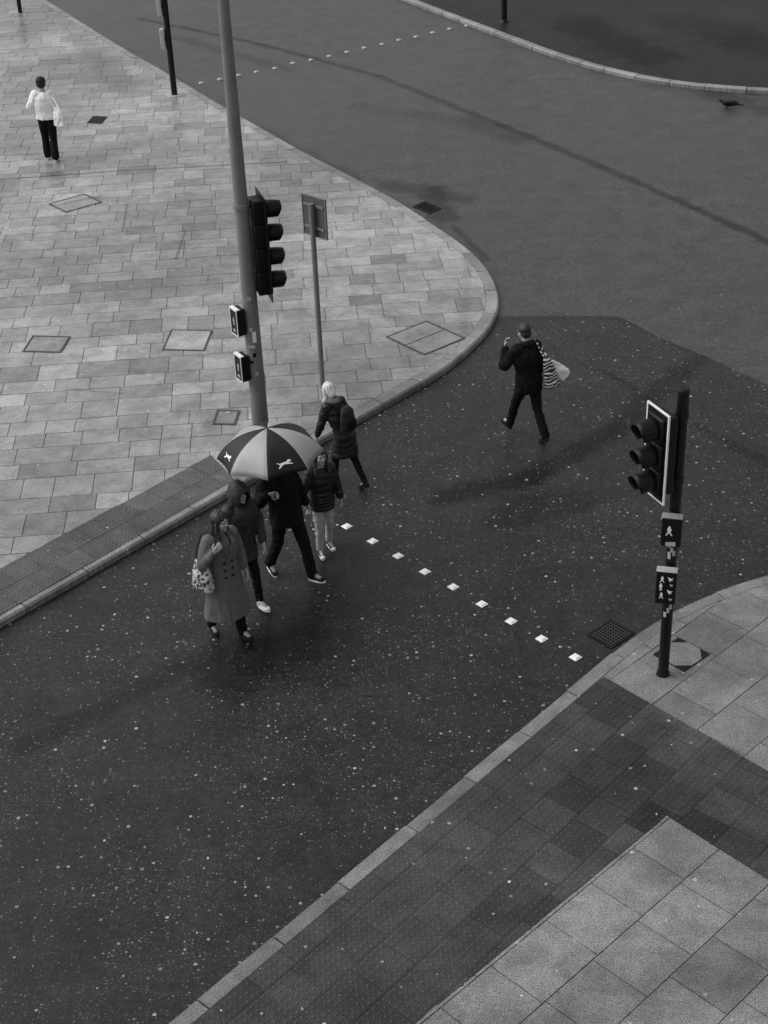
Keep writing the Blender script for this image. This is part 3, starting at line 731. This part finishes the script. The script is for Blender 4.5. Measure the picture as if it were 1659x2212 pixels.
nR=V((kd.y,-kd.x))
ki=v2(r0)+nR*.18
def online(t): return ki+kd*t
ts=(ta-ki).dot(kd)
polyT=[online(-4),online(ts-.02),ta+dd*7,tc_+dd*7,tc_,tc_-kd2*((tc_-ki).dot(kd)+4)]
def biasT(x,y): return noise.noise(V((x*.7,y*.7,9)))*.6
paving('tactile_paving_right',[(p.x,p.y) for p in polyT],angR,.107,[.4],[.4],.005,MT,.20,domes=1,bias=biasT,tilt=.002,mortar=-.4)
Fpx=[(500,-165),(700,-75),(880,-2),(985,38),(1080,73),(1200,118),(1320,153),(1440,176),(1550,188),(1659,195),(1900,203)]
FPk=chaikin([v2(G(a,b,.1)) for a,b in Fpx],2)
kerb('kerb_far',FPk,1,.17,ZT,.9,MK2)
innF=offs(FPk,.176)
polyF=[(p.x,p.y) for p in innF]+[(60,innF[-1].y),(60,100),(innF[0].x,100)]
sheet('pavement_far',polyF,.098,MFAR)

# ------------------------------------------------------------------ covers and drains
def quadthing(name,label,cat,px,z,fmat,pmat,fw=.03,h=.006,tone=0,group=None,bars=0,split=0,parts=('frame','cover_plate')):
    c=[G(x,y,z) for x,y in px]; ctr=sum(c,V())/4
    e1=((c[1]-c[0])+(c[2]-c[3]))/4; e2=((c[3]-c[0])+(c[2]-c[1]))/4
    n1=e1.normalized(); e2p=(e2-n1*e2.dot(n1))*.5+e2*.5
    root=empty(name,ctr,0,label,cat,group)
    a=e1.normalized()*fw; b=e2p.normalized()*fw
    O=[-e1-e2p,e1-e2p,e1+e2p,-e1+e2p]; I=[-e1-e2p+a+b,e1-e2p-a+b,e1+e2p-a-b,-e1+e2p+a-b]
    hb=HB(); up=V((0,0,h))
    for i in range(4):
        j=(i+1)%4; hb.poly([O[i],O[j],I[j],I[i]],up)
    hb.make(parts[0],fmat,root,smooth=False)
    k=.97
    if bars:
        hb=HB(); hb.poly([q*.99-up*.3 for q in I],V((0,0,.002))); hb.make('pit',MPIT,root,smooth=False)
        hb=HB()
        for i in range(bars):
            t0=(i+.5)/bars; w=.15/bars
            for q_,(A,B,C,D) in enumerate(((I[0],I[1],I[3],I[2]),(I[0],I[3],I[1],I[2]))):
                hb.poly([A.lerp(B,t0-w),A.lerp(B,t0+w),C.lerp(D,t0+w),C.lerp(D,t0-w)],up*(.9 if q_ else .8))
        hb.make('grate',pmat,root,smooth=False)
    else:
        cells=[I] 
        if split:
            m0=I[0].lerp(I[1],.5);m1=I[3].lerp(I[2],.5); g=n1*.012
            cells=[[I[0],m0-g,m1-g,I[3]],[m0+g,I[1],I[2],m1+g]]
        for cc in cells:
            cm=sum(cc,V())/4
            hb=HB(); hb.poly([cm+(q-cm)*k for q in cc],up*.7)
            o=hb.make(parts[1],pmat,root,smooth=False)
            at=o.data.attributes.new('tone','FLOAT','FACE'); at.data.foreach_set('value',[tone]*len(o.data.polygons))
    return root
Z=.104
MPIT=M('drain_pit',.002,.9,.2,20,0,spec=.02)
MGR=M('worn_iron_bars',.04,.5,.5,20,.4,80,spec=.3)
quadthing('manhole_cover','stone filled rectangular cover set in pale paving near the left photo edge','manhole cover',[(50,760),(134,762),(152,727),(68,725)],Z,MFR,MSL,.03,tone=-.15)
quadthing('manhole_cover','bright stone filled square cover in the paving left of the tall grey pole','manhole cover',[(352,756),(446,758),(456,714),(368,712)],Z,MFR,MSL,.02,tone=.22)
quadthing('manhole_cover','small stone filled cover in the paving just above the umbrella','manhole cover',[(460,917),(512,918),(517,887),(467,885)],Z,MFR,MSL,.035,tone=-.15)
quadthing('manhole_cover','large double inspection cover turned diagonally near the rounded pavement corner','manhole cover',[(833,729),(917,767),(1005,731),(921,692)],Z,MFR,MSL,.025,tone=-.1,split=1)
quadthing('manhole_cover','faint diagonal inspection cover in paving below the person in white','manhole cover',[(105,441),(141,459),(222,437),(182,418)],Z,MFR,MSL,.03,tone=-.1)
quadthing('manhole_cover','small dark metal cover in the paving right of the person in white','manhole cover',[(190,266),(222,267),(230,252),(199,251)],Z,MIRON,MIRON,.03)
quadthing('drain_grate','small dark road gully beside the kerb near the top middle','drain',[(893,447),(930,464),(952,449),(915,434)],.004,MIRON,MIRON,.04,bars=6)
quadthing('drain_grate','square dark drain grate in the road beside the right traffic light','drain',[(1268,1371),(1322,1403),(1370,1366),(1318,1339)],.010,MIRON,MGR,.03,bars=8)
c=[G(x,y,Z) for x,y in ((1410,1414),(1478,1451),(1534,1413),(1466,1377))]; ctr=sum(c,V())/4
root=empty('manhole_cover',ctr,0,'octagonal stone filled cover in square dark frame beside the black pole','manhole cover')
c=[q-ctr for q in c]
hb=HB(); hb.poly(c,V((0,0,.003))); hb.make('frame',MIRON,root,smooth=False)
oc=[]
for i in range(4):
    a,b=c[i],c[(i+1)%4]; oc+= [a.lerp(b,.30)*.96,a.lerp(b,.70)*.96]
hb=HB(); hb.poly([q+V((0,0,.0035)) for q in oc],V((0,0,.004))); o=hb.make('cover_plate',MSR,root,smooth=False)
at=o.data.attributes.new('tone','FLOAT','FACE'); at.data.foreach_set('value',[.15]*len(o.data.polygons))

# ------------------------------------------------------------------ studs
def stud_mesh(w,h):
    vs=[];fs=[]
    for s,z in ((w,0),(w,h*.35),(w*.82,h*.4),(w*.62,h)):
        for x,y in ((-1,-1),(1,-1),(1,1),(-1,1)): vs.append((x*s/2,y*s/2,z))
    for L in range(3):
        for i in range(4):
            j=(i+1)%4; fs.append((L*4+i,L*4+j,L*4+4+j,L*4+4+i))
    fs.append((12,13,14,15))
    me=bpy.data.meshes.new('road_stud'); me.from_pydata(vs,[],fs); me.materials.append(MWH); me.update(); return me
sm=stud_mesh(.105,.020)
near=[(749,1138),(805,1170),(860,1202),(918,1236),(979,1269),(1041,1306),(1104,1343),(1170,1381),(1243,1421)]
g0=G(*near[0]);g1=G(*near[-1]); sa=math.atan2(g1.y-g0.y,g1.x-g0.x)
ordn=['first','second','third','fourth','fifth','sixth','seventh','eighth','ninth','tenth','eleventh','twelfth','thirteenth','fourteenth','fifteenth','sixteenth']
for i,(x,y) in enumerate(near):
    o=put(bpy.data.objects.new('road_stud',sm)); g=G(x,y); o.location=(g.x,g.y,.0045); o.rotation_euler=(0,0,sa+random.uniform(-.06,.06))
    tag(o,f'{ordn[i]} white square road stud from the child in the near row','road stud','white studs marking the near edge of the crossing')
far=[(435,180),(475,172),(516,163),(554,156),(594,148),(633,137),(672,130),(711,122),(750,113),(787,104),(826,96),(862,87),(899,80),(935,71),(971,63),(1008,56)]
g0=G(*far[0]);g1=G(*far[-1]); sb=math.atan2(g1.y-g0.y,g1.x-g0.x)
sm2=stud_mesh(.115,.03); sm2.materials[0]=MWB
for i,(x,y) in enumerate(far):
    o=put(bpy.data.objects.new('road_stud',sm2)); g=G(x,y); o.location=(g.x,g.y,.001); o.rotation_euler=(0,0,sb+random.uniform(-.06,.06))
    tag(o,f'{ordn[i]} white road stud from the left in the distant row','road stud','white studs in the distant row across the road')

# ------------------------------------------------------------------ signals
def signal_head(root,loc,facing,n,border,bsize=.46,P_=.31,vl=.07,v0=.14):
    yaw=yawof(facing)
    hb=HB()
    for i in range(n): hb.box((0,-.02,((n-1)/2-i)*P_),(.27,.19,P_-.008))
    hb.box((0,-.03,0),(.24,.17,P_*n-.02))
    hd=hb.make('signal_head',MBK,root,bevel=.02); hd.location=loc; hd.rotation_euler=(0,0,yaw)
    hb=HB(); hb.box((0,.03,0),(bsize,.010,P_*n+.11)); hb.make('backing_board',MBK,hd,smooth=False)
    if border:
        W=bsize;Hh=P_*n+.11; hb=HB(); t=.018
        for x in (-1,1): hb.box((x*(W/2+.002),.031,0),(t,.018,Hh+t))
        for z in (-1,1): hb.box((0,.031,z*(Hh/2+.002)),(W-t+.006,.016,t))
        hb.make('board_border',MWH,hd,smooth=False)
    for i in range(n):
        z=((n-1)/2-i)*P_
        hb=HB(); hb.ball((0,.076,z),(.098,.02,.098),20); hb.make('lens',MLEN,hd)
        vs=[];fs=[];K=26
        for k in range(K+1):
            a=rad(-62+304*k/K); q=(math.sin(a)+.88)/1.88; L=v0+vl*min(1,q*1.5)
            for j in range(5):
                t=j/4; y=.07+L*t; r=.112-.010*t*t
                vs.append((r*math.cos(a),y,z+r*math.sin(a)-.014*t*t))
        for k in range(K):
            for j in range(4):
                q=k*5+j; fs.append((q,q+1,q+6,q+5))
        o=pyobj('visor',vs,fs,MBK,parent=hd,smooth=True); md=o.modifiers.new('s','SOLIDIFY'); md.thickness=.005
    return hd
def icon_man(b,x,z,s,y,walk=False,m_=None):
    hb=HB(); T=(0,.0025,0); w=.24 if walk else .06; F=lambda px,pz:(x+px*s,y,z+pz*s)
    o=[F(-.05,.8),F(-.1,.87),F(-.09,.95),F(0,1),F(.09,.95),F(.1,.87),F(.05,.8),F(.17,.76),F(.2,.5),F(.11,.5),F(.1,.4),F(w+.08,0),F(w-.04,0),F(0,.32),F(-w+.04,0),F(-w-.08,0),F(-.1,.4),F(-.11,.5),F(-.2,.5),F(-.17,.76)]
    hb.poly(o,T); hb.make('icon',m_ or MWH,b,smooth=False)
def ped_unit(root,loc,facing,w,h,kind,border=True):
    yaw=yawof(facing)
    hb=HB(); hb.box((0,0,0),(w,.12,h)); b=hb.make('pedestrian_signal',MBK,root,bevel=.012); b.location=loc; b.rotation_euler=(0,0,yaw)
    hb=HB(); hb.box((0,.0,0),(w+.006,.05 if border else .10,.010),rot=Matrix.Translation((0,.038 if border else .014,h/2+.008))); hb.make('top_cap',MCAPG if not border else MWH,b,bevel=.003)
    if border:
        hb=HB(); t=.010
        for x in (-1,1): hb.box((x*(w/2-t/2),.063,0),(t,.008,h))
        for z in (-1,1): hb.box((0,.063,z*(h/2-t/2)),(w-2*t+.002,.007,t))
        hb.make('surround',MWH,b,smooth=False)
    y=.062
    def quad(pts,m_=MWH): hb=HB(); hb.poly([(p_[0],y,p_[1]) for p_ in pts],(0,.0025,0)); hb.make('icon',m_,b,smooth=False)
    if kind==0:
        icon_man(b,.02,-.03,.11,y,True)
        quad([(-.05,-.15),(.05,-.15),(.05,-.11),(-.05,-.10)],MWB)
    elif kind==1:
        icon_man(b,.0,-.04,.11,y,False,MWB)
        quad([(-.04,-.13),(.03,-.13),(.04,-.10),(-.03,-.09)],MSTK)
    else:
        for i in range(3): icon_man(b,.04+.010*(i%2),.075-.10*i,.075+.012*(i%2),y,i%2==0)
        for i,(z,k_) in enumerate(((.135,1.2),(.06,.7),(-.02,1.2),(-.115,.7))):
            x=-.045-.010*(i%2)
            quad([(x-.025*k_,z),(x-.004,z-.006),(x+.026*k_,z+.008*k_),(x+.02*k_,z-.012),(x+.006,z-.040*k_),(x-.003,z-.022),(x-.016*k_,z-.034*k_),(x-.012,z-.012)],MWH if i%2==0 else MWB)
    return b
# right traffic light
g=G(1432,1456,.1)
root=empty('traffic_light',(g.x,g.y,.1),0,'black pole on near pavement with three lamp signal facing left and white edged board','traffic light')
zt=zat(g,842)-.1
hb=HB(); hb.cyl((0,0,-.02),(0,0,zt),.057,n=28); hb.cyl((0,0,zt),(0,0,zt+.02),.06,.05,n=28); hb.make('pole',MDK,root)
hb=HB(); hb.cyl((0,0,.0),(0,0,.05),.075,.062,n=28); hb.make('base_collar',MDK,root)
fac=V((-.92,-.39,0)).normalized()
zh=zat(g,966)-.1
off=fac*.24
signal_head(root,V((off.x,off.y,zh)),fac,3,True,.36,.285,.06,.15)
for dz in (-.36,.36): 
    hb=HB(); hb.cyl((0,0,zh+dz),(off.x*.75,off.y*.75,zh+dz),.02,n=10); hb.cyl((0,0,zh+dz-.04),(0,0,zh+dz+.04),.066,n=24); hb.make('bracket',MDK,root)
fc=V((-.28,-1,0)).normalized()
z1=zat(g,1131)-.1; z2=zat(g,1250)-.1
ped_unit(root,V((-.045,-.12,z1)),fc,.20,.33,0,False)
ped_unit(root,V((-.060,-.12,z2)),fc,.205,.39,2,False)
zz=zat(g,1182)-.1
for i,(da,dz,w_,h_) in enumerate(((0,-.07,.035,.08),(24,.0,.03,.05),(30,.06,.04,.045),(-6,.04,.025,.03),(48,-.04,.03,.06))):
    a=rad(-130+da); hb=HB(); hb.box((math.cos(a)*.0575,math.sin(a)*.0575,zz+dz),(w_,.004,h_),rz=a+math.pi/2); hb.make('sticker',MWB if i%2 else MSTK,root,smooth=False)
for py,da in ((1312,-100),(1322,-130),(1305,-75)):
    hb=HB(); zz=zat(g,py)-.1; a=rad(da); hb.box((math.cos(a)*.0575,math.sin(a)*.0575,zz),(.03,.004,.06),rz=a+math.pi/2); hb.make('sticker',MWB,root,smooth=False)
# left tall pole
g=G(569,985,.1)
root=empty('traffic_light',(g.x,g.y,.1),0,'tall tapering grey column behind the umbrella carrying a black four lamp signal','traffic light')
hb=HB(); hb.cyl((0,0,-.02),(0,0,1.2),.114,.108,n=32); hb.cyl((0,0,1.2),(0,0,9.0),.108,.042,n=32); hb.make('pole',MGP,root)
hb=HB(); hb.cyl((0,0,1.19),(0,0,1.23),.115,n=32); hb.make('collar',MGP,root)
zh=(zat(g,428)+zat(g,640))/2-.1
fac=V((.96,.28,0)).normalized(); off=fac*.22
signal_head(root,V((off.x,off.y,zh)),fac,4,False,.5,.315,.05,.15)
for dz in (-.55,.55):
    hb=HB(); hb.cyl((0,0,zh+dz),(off.x*.8,off.y*.8,zh+dz),.022,n=10); hb.cyl((0,0,zh+dz-.03),(0,0,zh+dz+.03),.102,n=28); hb.make('bracket',MGP,root)
fc=V((-.85,-.52,0)).normalized()
z1=zat(g,688)-.1; z2=zat(g,787)-.1
ped_unit(root,V((-.165,-.06,z1)),fc,.19,.36,1)
ped_unit(root,V((-.165,-.06,z2)),fc,.19,.36,1)
for py,da,w_,h_,m_ in ((722,-75,.05,.15,MWH),(705,-95,.05,.05,MSTK),(742,-100,.09,.04,MWB),(760,-85,.04,.06,MBK),(775,-110,.05,.04,MBK),(800,-80,.04,.05,MSTK),(640,-90,.05,.05,MSTK)):
    zz=zat(g,py)-.1; a=rad(da); rr_=.108-(zz-1.2)*.0085 if zz>1.2 else .112
    hb=HB(); hb.box((math.cos(a)*rr_,math.sin(a)*rr_,zz),(w_,.008,h_),rz=a+math.pi/2); hb.make('sticker',m_,root,smooth=False)
# sign post
g=G(697,836,.1)
root=empty('sign_post',(g.x,g.y,.1),0,'slim grey post with small rectangular sign seen from behind right of the tall column','sign')
zt=zat(g,440)-.1
hb=HB(); hb.cyl((0,0,-.02),(0,0,zt),.038,n=20); hb.make('pole',MGP,root)
hb=HB(); hb.cyl((0,0,0),(0,0,.04),.06,.045,n=20); hb.make('base_collar',MGP,root)
zs=zat(g,470)-.1; d=V((.72,-.69,0)).normalized()
yaw=math.atan2(d.y,d.x)
back=V((-d.y,d.x,0))
hb=HB(); hb.box((0,0,0),(.44,.012,.56)); pl=hb.make('sign_plate',MGS,root,bevel=.003); pl.location=back*.055+V((0,0,zs)); pl.rotation_euler=(0,0,yaw)
hb=HB()
for x in (-1,1): hb.box((x*.222,0,0),(.016,.03,.59))
for z in (-1,1): hb.box((0,0,z*.287),(.430,.028,.016))
hb.make('sign_rim',MGP,pl,smooth=False)
for z in (-.16,.16):
    hb=HB(); hb.box((0,-.014,z),(.38,.014,.035)); hb.make('bracket',MGP,pl,smooth=False)
# far poles
g=G(377,205,.1)
root=empty('signal_pole',(g.x,g.y,.1),0,'distant thin black pole with pale boxes at the far pavement edge','pole')
hb=HB(); hb.cyl((0,0,-.02),(0,0,3.4),.07,n=20); hb.make('pole',MDK,root)
hb=HB(); hb.box((0,0,.004),(.4,.4,.012),rz=.4); hb.make('base_plate',MSTK,root,smooth=False)
for py in (83,12):
    z=zat(g,py)-.1; hb=HB(); hb.box((-.13,-.02,z),(.10,.16,.46)); hb.make('control_box',MWB,root,bevel=.015)
    hb=HB(); hb.box((-.06,0,z),(.10,.05,.10)); hb.make('bracket',MDK,root)
g=G(1089,47,.1)
root=empty('signal_pole',(g.x,g.y,.1),0,'short visible foot of a black pole on the dark far pavement','pole')
hb=HB(); hb.cyl((0,0,-.02),(0,0,3.2),.075,n=20); hb.make('pole',MDK,root)
hb=HB(); hb.cyl((0,0,0),(0,0,.06),.13,.09,n=20); hb.make('base_collar',MDK,root)
g=G(44,27,.1)
root=empty('bollard',(g.x,g.y,.1),0,'black post foot in the top left corner of the pavement','post')
hb=HB(); hb.cyl((0,0,-.02),(0,0,1.05),.06,n=20); hb.make('post',MDK,root)
hb=HB(); hb.ball((0,0,1.05),(.07,.07,.05),20); hb.make('cap',MDK,root)

# ------------------------------------------------------------------ light
w=bpy.data.worlds.new('World'); sc.world=w; w.use_nodes=True; nt=w.node_tree; bg=nt.nodes['Background']
SE=50; AZ=-82
sk=nt.nodes.new('ShaderNodeTexSky'); sk.sky_type='NISHITA'; sk.sun_disc=False; sk.sun_elevation=rad(SE); sk.sun_rotation=rad(AZ)
sk.air_density=1.5; sk.dust_density=4
bw=nt.nodes.new('ShaderNodeRGBToBW'); nt.links.new(sk.outputs[0],bw.inputs[0]); nt.links.new(bw.outputs[0],bg.inputs['Color']); bg.inputs['Strength'].default_value=.15
sd=bpy.data.lights.new('sun','SUN'); sd.energy=1.0; sd.angle=rad(60); so=bpy.data.objects.new('sun',sd); col.objects.link(so)
dirv=V((math.sin(rad(AZ))*math.cos(rad(SE)),math.cos(rad(AZ))*math.cos(rad(SE)),math.sin(rad(SE))))
so.rotation_euler=V((0,0,1)).rotation_difference(dirv).to_euler()
sc.view_settings.view_transform='Standard'; sc.view_settings.look='None'; sc.view_settings.exposure=0
